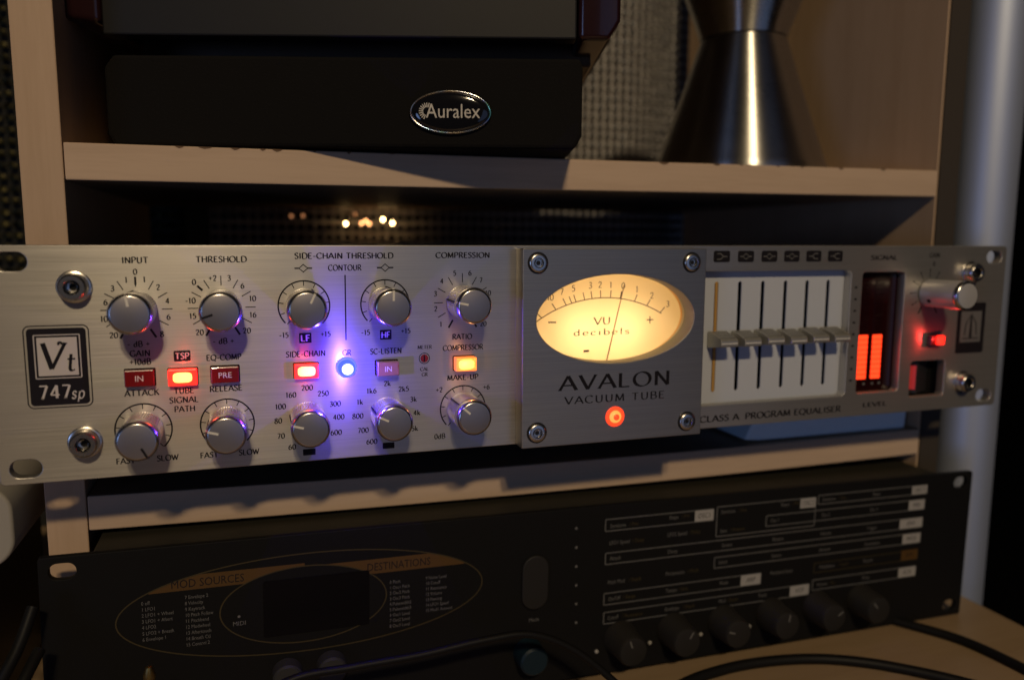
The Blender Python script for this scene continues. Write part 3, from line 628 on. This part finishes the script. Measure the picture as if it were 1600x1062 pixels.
bl = cp('blue_lamp', MB().lathe([(4.2,-.5),(4.2,.5),(3.9,.9),(3.4,1.1)], 40).mesh('blue_lamp', M['bluerim'], True), (126.1,0,38.3)); bl['label'] = 'glowing blue lamp'
link('lamp_lens', MB().lathe([(3.4,.9),(3.35,3.4),(2.9,4.8),(1.9,5.6),(.4,6.0)], 40).mesh('lamp_lens', M['bluelit'], True), bl)
link('lamp_core', MB().lathe([(2.35,5.2),(2.2,5.75),(1.5,6.15),(.4,6.35)], 32).mesh('lamp_core', M['bluecore'], True), bl)
lamp('blue_lamp_emitter', 'POINT', (126.1,-19.0,36.5), (.13,.06,1), .075, 0)
tr = cp('trimmer', MB().lathe([(2.4,-.2),(2.4,.05),(2.1,.05),(2.0,-.15)], 28).mesh('trimmer', M['hole'], True), (158.8,0,40.6))
link('screw_head', MB().lathe([(1.7,-.3),(1.7,.12),(1.5,.16)], 24).mesh('screw_head', M['redcap'], True), tr); link('screw_slot', MB().box(-.25,.25,-.22,-.1,-1.4,1.4).mesh('screw_slot', M['hole']), tr)
ol = cp('signal_lamp', MB().box(-4.2,4.6,-3.4,-.1,-2.7,2.7).mesh('signal_lamp', M['redcap'], bevel=.6), (434.6,0,38.5)); ol['label'] = 'small red lamp lit at its right end'
link('lamp_core', MB().box(-2.6,2.75,-4.4,-.4,-2.5,2.5).mesh('lamp_core', M['redlit'], bevel=.9, seg=3), ol, (1.7,0,0)); lamp('signal_emitter', 'POINT', (436.5,-9,38.5), (1,.04,.03), .0035, 0)

# ---------------- meter plate with the oval window
vu = cp('meter_plate', plate('meter_plate', rrect(199.6,288.6,.2,86.9,.5), [ellipse(VUC[0],VUC[1],38.6,19.8,128)], -9.2, -.02, M['vuplate'], .3))
vu['label'] = 'square raised plate with oval meter window'
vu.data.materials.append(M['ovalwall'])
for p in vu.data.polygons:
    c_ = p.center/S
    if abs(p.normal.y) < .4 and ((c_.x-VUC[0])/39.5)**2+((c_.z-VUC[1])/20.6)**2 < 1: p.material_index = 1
for x, z in ((206.4,80.8),(281.0,80.6),(281.0,6.8),(206.5,6.9)):
    b_ = bolt(comp, 'plate_screw', x, -9.2, z, 4.0, 1.4, 2.0); link('screw_recess', MB().strip(ellipse(0,0,4.35,4.35,40), .7, -.03, True).mesh('screw_recess', M['socket']), b_)
mb = MB(); letters(mb, 'AVALON', 244.3, 28.1, 6.4, -9.25, thick=1.75, thin=.7, serif=1.0, width=54.5, track=1.6)
letters(mb, 'VACUUM TUBE', 244.2, 20.3, 3.3, -9.25, thick=1.6, thin=.8, width=49.5, track=2)
link('plate_lettering', mb.flatmesh('plate_lettering', M['ink']), vu)
lm = cp('tube_lamp', MB().lathe([(4.6,-1),(4.6,.25),(4.3,.4),(3.6,.4)], 40).mesh('tube_lamp', M['orled'], True), (244.0,-9.2,11.6)); lm['label'] = 'orange red round lamp under the words on the meter plate'
link('lamp_lens', MB().lathe([(2.9,.2),(2.7,1.0),(2.0,1.6),(1.7,1.7)], 32).mesh('lamp_lens', M['orcore'], True), lm); link('lamp_centre', MB().lathe([(1.5,1.4),(1.4,1.9),(.8,2.3),(.2,2.4)], 24).mesh('lamp_centre', M['orled'], True), lm)
# meter itself
FY = 8.0; f = (FY+323.4)/(3+323.4)
F = lambda x, z: (90.46+(x-90.46)*f, 91.13+(z-91.13)*f)
mt = cp('meter', MB().flat([(201,28),(291,28),(291,84),(201,84)], FY).mesh('meter', M['meter']))
mb = MB(); bx = [(200.5,27.5),(291.5,27.5),(291.5,84.5),(200.5,84.5)]
mb.add([(p[0],FY-.1,p[1]) for p in bx]+[(p[0],30,p[1]) for p in bx], [(i,(i+1)%4,4+(i+1)%4,4+i) for i in range(4)]+[(4,5,6,7)])
link('lamp_house', mb.mesh('lamp_house', M['lamphouse']), mt)
for bx_ in (234,257): lamp('meter_bulb', 'POINT', (bx_,23,49), (1,.66,.31), .0185, .004); mt['label'] = 'back lit yellow meter face'
mb = MB(); E = ellipse(VUC[0]+1.2,VUC[1]-.6,40.4,21.8,96); n = len(E)
mb.add([(p[0],.2,p[1]) for p in E]+[(p[0],FY-.02,p[1]) for p in E], [(i,(i+1)%n,n+(i+1)%n,n+i) for i in range(n)])
link('housing', mb.mesh('housing', M['housing'], True), mt)
mb = MB(); letters(mb, 'VU', *F(242.5,53.8), 3.4, FY-.05, thick=1.4, thin=.55, stretch=1.5); letters(mb, 'decibels', *F(242.4,48.8), 2.9, FY-.05, thick=1.3, thin=.6, width=28.6, track=1.6)
ax, az = F(243.0, 20.6); R0 = F(243.8,64.4)[1]-az
# arc through (212.9,56.5), (243.8,64.4), (272.2,56.3)
p1, p2, p3 = F(212.9,56.5), F(243.3,64.4), F(272.2,56.3)
hw = (p3[0]-p1[0])/2; sg = p2[1]-(p1[1]+p3[1])/2; RR = (hw*hw+sg*sg)/(2*sg); ax, az = p2[0], p2[1]-RR; hA = math.degrees(math.asin(hw/RR))
arc = lambda deg, r: (ax+r*math.sin(math.radians(deg)), az+r*math.cos(math.radians(deg)))
mb.strip([arc(-hA-4+(2*hA+4)*i/60, RR) for i in range(61)], .42, FY-.045)
for t, x, z, lx, lz in (('',212.9,56.5,0,0),('10',219.7,60.0,216.9,65.2),('7',224.6,61.7,222.4,67.6),('',227.3,62.6,0,0),('5',229.4,63.3,228,69.0),('',233.6,64.0,0,0),('3',237.2,64.3,236.3,70.2),('2',241.5,64.4,241.1,70.4),
        ('1',246.4,64.3,246.5,70.2),('0',251.4,63.8,252.8,69.8),('1',258.7,62.1,259.9,68.0),('2',265.1,59.7,267.7,65.0),('3',272.2,56.3,276.2,60.9)):
    x, z = F(x, z); d = math.degrees(math.asin((x-ax)/RR)); L_ = 3.6; e = math.radians(d*1.5); p0 = arc(d, RR-.1)
    mb.strip([p0, (p0[0]+L_*math.sin(e), p0[1]+L_*math.cos(e))], .42 if t != '0' else .6, FY-.055)
    if t: letters(mb, t, *F(lx,lz), 2.9, FY-.06, thick=1.4, thin=.8, serif=.6, track=.4)
for pts, wd in (([(F(216,53.9)),(F(219.8,53.8))],.6),([(F(265.2,53.6)),(F(268.8,53.6))],.5),([(F(267,51.9)),(F(267,55.3))],.5)): mb.strip(pts, wd, FY-.07)
mb.strip([F(233.4,40.1),F(236.2,40.2)], 1.0, FY-.05)
link('scale_lettering', mb.flatmesh('scale_lettering', M['ink']), mt)
n0, n1 = F(243.6,33.0), F(252.3,70.2); nl = Vector((n1[0]-n0[0],0,n1[1]-n0[1])); nn = MB()
pp = Vector((nl.z,0,-nl.x)).normalized()*.22; a_ = Vector((n0[0],0,n0[1])); b_ = Vector((n1[0],0,n1[1]))
q = [a_+pp*1.2,b_+pp*.7,b_-pp*.7,a_-pp*1.2]
nn.add([(v.x,FY-2.2,v.z) for v in q]+[(v.x,FY-1.9,v.z) for v in q], [(0,1,2,3),(7,6,5,4)]+[(i,(i+1)%4,4+(i+1)%4,4+i) for i in range(4)])
link('needle', nn.mesh('needle', M['needle']), mt)
link('window_glass', MB().flat(ellipse(VUC[0]+.6,VUC[1]-.3,39.8,21.2,64), .6).mesh('window_glass', M['glass']), mt)

# ---------------- equaliser sliders
XS = (303.9,317.1,330.3,343.6,356.6,369.5)
eq = cp('slider_plate', plate('slider_plate', rrect(290,381,8,79,1), [rrect(x-1.15,x+1.15,16.6,70.8,1.1) for x in XS], 5.2, 6.4, M['eqwhite'])); eq['label'] = 'white recessed plate with six slots'
link('slot_back', MB().box(291,380,9.5,10.2,9,78).mesh('slot_back', M['hole']), eq)
link('brass_strip', MB().box(XS[0]-.72,XS[0]+.72,5.0,7.4,16.8,70.6).mesh('brass_strip', M['brass'], bevel=.3), eq)
capw = MB(); W_ = 4.7
prof = [(4.6,-4.1),(4.6,3.9),(3.0,4.2),(-6.2,1.5),(-7.2,.6),(-7.2,-1.9),(-6.6,-2.4)]
n = len(prof)
capw.add([(-W_,y,z) for y,z in prof]+[(W_,y,z) for y,z in prof], [tuple(range(n)),tuple(range(n,2*n))]+[(i,(i+1)%n,n+(i+1)%n,n+i) for i in range(n)])
capw = capw.mesh('slider', M['slider'], bevel=.3)
ln = MB().box(-W_+.3,W_-.3,-7.32,-7.1,-.9,-.5).mesh('slider_line', M['white'])
gr = MB()
for k in range(4): gr.add([(-W_+.5,-5.6+2.2*k,1.78+.645*k),(W_-.5,-5.6+2.2*k,1.78+.645*k),(W_-.5,-5.1+2.2*k,1.925+.645*k),(-W_+.5,-5.1+2.2*k,1.925+.645*k)], [(0,1,2,3)])
gr = gr.mesh('grip_lines', M['socket'])
for x in XS:
    s_ = cp('slider', capw, (x+.3,0,43.0+random.uniform(-.35,.35))); link('stem', MB().box(-.7,.7,4.4,9.0,-3,3).mesh('stem', M['black']), s_); link('slider_line', ln, s_); link('grip_lines', gr, s_)

# ---------------- level meter
lv = cp('level_meter', MB().box(384.5,415.2,5.3,7.0,9.8,76.5).mesh('level_meter', M['filter'])); lv['label'] = 'black level meter with two glowing red columns'
seg = MB().box(-3.0,3.0,-.55,.1,-1.18,1.18).mesh('segment', M['bar'], bevel=.3); sego = MB().box(-3.0,3.0,-.15,.1,-1.18,1.18).mesh('segment', M['baroff'], bevel=.3)
for cx in (393.4,402.6):
    for k in range(20):
        link('segment', seg if k < 9 else sego, lv, (cx,5.2,19.5+2.62*k))
mb = MB()
for x in (395,400.5,405): mb.flat([(x,15.0),(x+1.6,15.0),(x+1.6,16.2),(x,16.2)], 5.25)
link('display_mark', mb.flatmesh('display_mark', M['sprint']), lv)

# ---------------- power switch
ps = cp('power_switch', MB().box(420,446,9,10.5,6,28.8).box(419,420.9,5.1,9,5,29.5).box(445.1,447,5.1,9,5,29.5).box(420.9,445.1,5.1,9,5,7.2).box(420.9,445.1,5.1,9,27.6,29.5).mesh('power_switch', M['hole'])); ps['label'] = 'black power switch in its opening'
prism_ = MB(); n = 4
prism_.add([(424,8.9,8.6),(424,8.9,26.2),(429.4,3.2,26.2),(429.4,3.2,8.6),(442,8.9,8.6),(442,8.9,26.2)], [(0,1,2,3),(3,2,5,4),(1,5,2),(0,3,4),(0,4,5,1)])
link('rocker', prism_.mesh('rocker', M['black'], bevel=.4), ps)
mb = MB().add([(424.4,8.3,11),(424.4,8.3,24),(428.9,3.55,24),(428.9,3.55,11)], [(0,1,2,3)]); link('rocker_mark', mb.mesh('rocker_mark', M['redmark']), ps)

# ================================================================== black synthesizer module on the desk
ROLL = math.radians(1.024)
syn = thing('rack_synthesizer', 'black rack synthesizer module with gold ovals standing on the desk', 'synthesizer', (6.2,15,-34.6), (0,ROLL,0))
def sy(name, me, loc=(0,0,0)): return link(name, me, syn, loc)
ss = [rrect(x0,x1,z-3.4,z+3.4,3.39,8) for x0,x1 in ((3.6,13.6),(469,479)) for z in (-6.2,-81.6)]
sy('front_panel', plate('front_panel', rrect(0,482.6,-88,0,1.2), ss, 0, 3, M['synth'], .3))
sy('case', MB().box(18,464,3.1,190,-86,-2.2).mesh('case', M['synthtop'], bevel=1))
OV = ((104.9,-31.2,78,22.4),(102.3,-31.9,35.4,17.4))
mb = MB()
for cx,cz,a,b in OV: mb.strip(ellipse(cx,cz,a,b,120), .55, -.05, True)
sy('oval_border', mb.flatmesh('oval_border', M['goldline']))
def band(x0, x1, zt, zb):
    mb = MB(); n = 60; (cx,cz,a,b),(ix,iz,ia,ib) = OV
    for k in range(n):
        u0, u1 = x0+(x1-x0)*k/n, x0+(x1-x0)*(k+1)/n; col = []
        for u in (u0,u1):
            o_ = cz+b*math.sqrt(max(0,1-((u-cx)/a)**2)); top = min(zt, o_-.3); bot = zb
            if abs(u-ix) < ia: bot = max(zb, iz+ib*math.sqrt(1-((u-ix)/ia)**2)+.2)
            col.append((top,bot))
        if col[0][0] > col[0][1] and col[1][0] > col[1][1]: mb.flat([(u0,col[0][1]),(u1,col[1][1]),(u1,col[1][0]),(u0,col[0][0])], -.06)
    return mb
b1 = sy('gold_band', band(27,102,-13.2,-19.6).flatmesh('gold_band', M['gold'])); b2 = sy('gold_band', band(103,182,-14.8,-21.6).flatmesh('gold_band', M['gold']))
mb = MB(); sans(mb, 'MOD SOURCES', 62.5, -18.4, 3.6, -.1, 'CENTER', .82); link('band_lettering', mb.flatmesh('band_lettering', M['ink']), b1)
mb = MB(); sans(mb, 'DESTINATIONS', 143.5, -20.2, 3.6, -.1, 'CENTER', .82); link('band_lettering', mb.flatmesh('band_lettering', M['ink']), b2)
mb = MB()
for rows, x, z, in ((('0 off','1 LFO1','2 LFO1 + Wheel','3 LFO1 + Aftert','4 LFO2','5 LFO2 + Breath','6 Envelope 1'),36.6,-23.2),(('7 Envelope 2','8 Velocity','9 Keytrack','10 Pitch Follow','11 Pitchbend','12 Modwheel','13 Aftertouch','14 Breath Ctl','15 Control 2'),53.2,-22.6),
        (('0 Pitch','1 Osc1 Pitch','2 Osc2 Pitch','3 Osc3 Pitch','4 Pulsewidth2','5 Pulsewidth3','6 Osc1 Level','7 Osc2 Level','8 Osc3 Level'),139.2,-26.4),(('9 Noise Level','10 Cutoff','11 Resonance','12 Volume','13 Panning','14 LFO1 Speed','15 Mod1 Amount'),155.8,-26.4)):
    for k, t in enumerate(rows): sans(mb, t, x, z-2.62*k-.9, 1.55, -.05, squeeze=.8)
sans(mb, 'MIDI', 74.6, -38.0, 1.9, -.05, 'CENTER'); sans(mb, 'Mode', 209.6, -55.0, 1.9, -.05, 'CENTER', .85)
for k in range(6): mb.flat(ellipse(230.4+.3*k,-10.1-9.72*k,.7,.7,12), -.05)
mb.flat(ellipse(74.5,-34.0,.6,.6,12), -.05)
go = MB()
def frame(x0,x1,zt,zb): sy('print_frame', MB().strip(rrect(x0,x1,zb,zt,.4,2), .5, -.055, True).flatmesh('print_frame', M['sprint']))
def block(x0,x1,zt,zb,t,gold=False):
    m_ = MB().flat([(x0,zb),(x1,zb),(x1,zt),(x0,zt)], -.09); o = sy('print_block', m_.flatmesh('print_block', M['gold' if gold else 'sblock']))
    m_ = MB(); sans(m_, t, (x0+x1)/2, (zt+zb)/2-1.2, 2.6, -.13, 'CENTER', .85, .15); link('block_lettering', m_.flatmesh('block_lettering', M['ink']), o)
def word(t, x, z, gold=None):
    sans(mb, t, x, z-.9, 2.0, -.05, squeeze=.8)
    if gold: sans(go, '/ '+gold, x+len(t)*1.12+1.6, z-.9, 2.0, -.05, squeeze=.8)
zr = lambda x, z: z + (x-246)*.012                                # rows climb a touch along the print
rows_z = (-7.2,-17.6,-27.2,-37.0,-46.6,-56.6)
frame(246,307.6,-7.2,-13.2); block(296.5,307.4,-7.3,-13.1,'OSC1'); word('Semitone',248.6,-10.8,'Fine'); word('Shape',281.5,-9.6,'PW')
frame(309.6,371.5,-6.4,-22.4); block(361.5,371.4,-6.5,-11.8,'OSC2'); word('Semitone',312,-9.4,'Fine'); word('Sync',312,-19.6,'Amount'); word('Shape',349,-8.8,'PW')
frame(373.2,449,-5.6,-10.6); block(438,448.8,-5.7,-10.5,'OSC3'); word('Semitone',376,-8.2,'Fine'); word('Shape',410,-8)
frame(340.2,448,-14.0,-19.8); block(436.5,447.8,-14.1,-19.7,'MIX'); word('Osc 1',343,-17); word('Osc 2',376,-17); word('Osc 3',409,-17)
word('LFO1 Speed',248.4,-19.6,'Delay'); word('LFO2 Speed',281,-18.6,'Delay')
frame(246.6,447.5,-24.6,-30.4); block(431,447.3,-24.7,-30.3,'ENV'); word('Attack',249,-27.6); word('Decay',281.5,-27.6); word('Sustain',313.5,-27.6); word('Release',345,-27.6); word('Velocity',376,-27.6); word('Trigger',408,-27.6)
frame(309.6,447,-33.8,-39.6); block(434,446.8,-33.9,-39.5,'MOD'); word('Select',312,-36.8); word('Source',345,-36.8); word('Amount',376,-36.8); word('Destination',407,-36.8)
word('Pitch Mod',248.4,-40,'Depth'); word('Portamento',281,-39.4,'Mode')
frame(246.6,339,-45.6,-51.6); block(326.5,338.8,-45.7,-51.5,'ARP'); word('On/Off',249,-48.8,'Range'); word('Tempo',281.5,-48.6,'Gate'); word('Mode',313.5,-48.4); word('Pitchbend Scale',345,-46.6)
go.strip(rrect(373.5,446,-49.6,-44.2,.4,2), .4, -.055, True); block(434,445.8,-43.4,-49.4,'EFX',True); word('Modulation',377,-46.8,'Depth'); word('Reverb',407,-46.6)
frame(246.8,371,-55.6,-61.6); block(358.5,370.8,-55.7,-61.5,'VCF'); word('Cutoff',249,-58.8,'Resonance'); word('Envelope',281.5,-58.6,'Depth'); word('Mod',313.5,-58.4,'Depth'); word('Track',338,-58.4)
frame(373.2,445.6,-53.8,-59.6); block(433,445.4,-53.9,-59.5,'VCA'); word('Volume',376,-56.8,'Pan'); word('Delay',407,-56.6)
tag(sy('printed_lettering', mb.flatmesh('printed_lettering', M['sprint'])), None, kind='stuff'); tag(sy('gold_lettering', go.flatmesh('gold_lettering', M['goldline'])), None, kind='stuff')
sy('display', plate('display', rrect(84.5,130,-45,-19.6,1), [], -.3, .0, M['lcd']))['label'] = 'dark display inside the inner gold oval'
sy('mode_button', plate('mode_button', rrect(202.6,216,-48.2,-21.2,6.6,10), [], -1.8, 0, M['sknob'], .6))['label'] = 'tall pill shaped mode button'
skn = MB().lathe([(9.2,0),(8.9,2.0),(8.3,3.0),(7.8,13.6),(7.0,15.0),(6.0,15.2)], 48).mesh('knob', M['sknob'], True, angle=30); skp = MB().box(-.4,.4,-15.3,-15.1,2.5,6.2).mesh('pointer_line', M['sprint'])
for k in range(6):
    o = sy('knob', skn, (256.5+30.0*k,0,-70.2+.6*k*.4)); link('pointer_line', skp, o); o.rotation_euler = (0,math.radians((-20,30,-70,10,60,-40)[k]),0)
    sy('led', MB().lathe([(1.0,0),(1.0,.6),(.5,1.0)], 16).mesh('led', M['sblock'], True), (243.5+30.0*k,0,-75.5+.2*k))
o = sy('knob', MB().lathe([(7.4,0),(7.0,10),(6.0,11)], 40).mesh('knob', M['blueknob'], True, angle=30), (206.6,0,-70)); o['label'] = 'dark blue round knob'
for x, z in ((94.5,-62.5),(113.5,-61.8)): sy('knob', MB().lathe([(6.6,0),(6.4,6),(5.6,7)], 40).mesh('knob', M['greyknob'], True, angle=30), (x-.5,0,z))['label'] = 'grey round knob below the gold oval'

jp = thing('jack_plug', 'small brass jack plug standing before the synthesizer, left of the grey knobs', 'plug', (49,-22,-131.5))
link('plug_body', MB().lathe([(4.2,0),(4.2,36),(3.4,40)], 24, 'z').mesh('plug_body', M['black'], True), jp)
link('plug_tip', MB().lathe([(2.4,40),(2.4,58),(1.7,59),(2.3,61),(1.2,64.5),(.3,65)], 24, 'z').mesh('plug_tip', M['brasstip'], True), jp)
# ================================================================== cables
c = tube('cable', [(400,60,-128.9),(430,28,-128.9),(445,8,-128.9),(457,-12,-128.9),(462,-34,-128.9),(463,-60,-128.9),(455,-110,-128.9)], 2.6, M['cable'])
tag(c, 'black cable running out from under the right end of the synthesizer', 'cable')
c = tube('cable', [(250,-60,-128.8),(265,-30,-128.8),(283,-6,-128.8),(317,2,-128.8),(350,0,-128.8),(378,-9,-128.8),(404,-27,-128.8),(430,-56,-128.8),(450,-100,-128.8)], 2.7, M['cable'])
tag(c, 'black cable arching across the desk below the synthesizer knobs', 'cable')
c = tube('cable', [(30,-20,-129),(70,-18,-100),(98,-15,-86),(124,-14,-85),(153,-14,-84.5),(182,-14,-82.5),(203,-14,-83.5),(224,-16,-94),(246,-22,-114),(262,-34,-128.6),(280,-60,-128.6)], 1.7, M['cable'])
tag(c, 'black cable looping up in front of the synthesizer face', 'cable')
for k, pts in enumerate(([(-30,-10,-129),(-16,-8,-98),(-4,-4,-74),(2,0,-62),(6,6,-50)],[(-18,-26,-129),(-8,-24,-100),(-5,-20,-78),(-12,-10,-60),(-22,4,-50)],[(6,-30,-129),(0,-26,-108),(-2,-22,-88),(4,-10,-74),(8,2,-66)])):
    c = tube('cable', pts, 2.2, M['cable'])
    tag(c, ('black cable rising beside the left end of the synthesizer, curling towards it','leftmost black cable rising towards the rounded grey box','nearest black cable standing up before the left end of the synthesizer')[k], 'cable', 'cables hanging at the lower left')
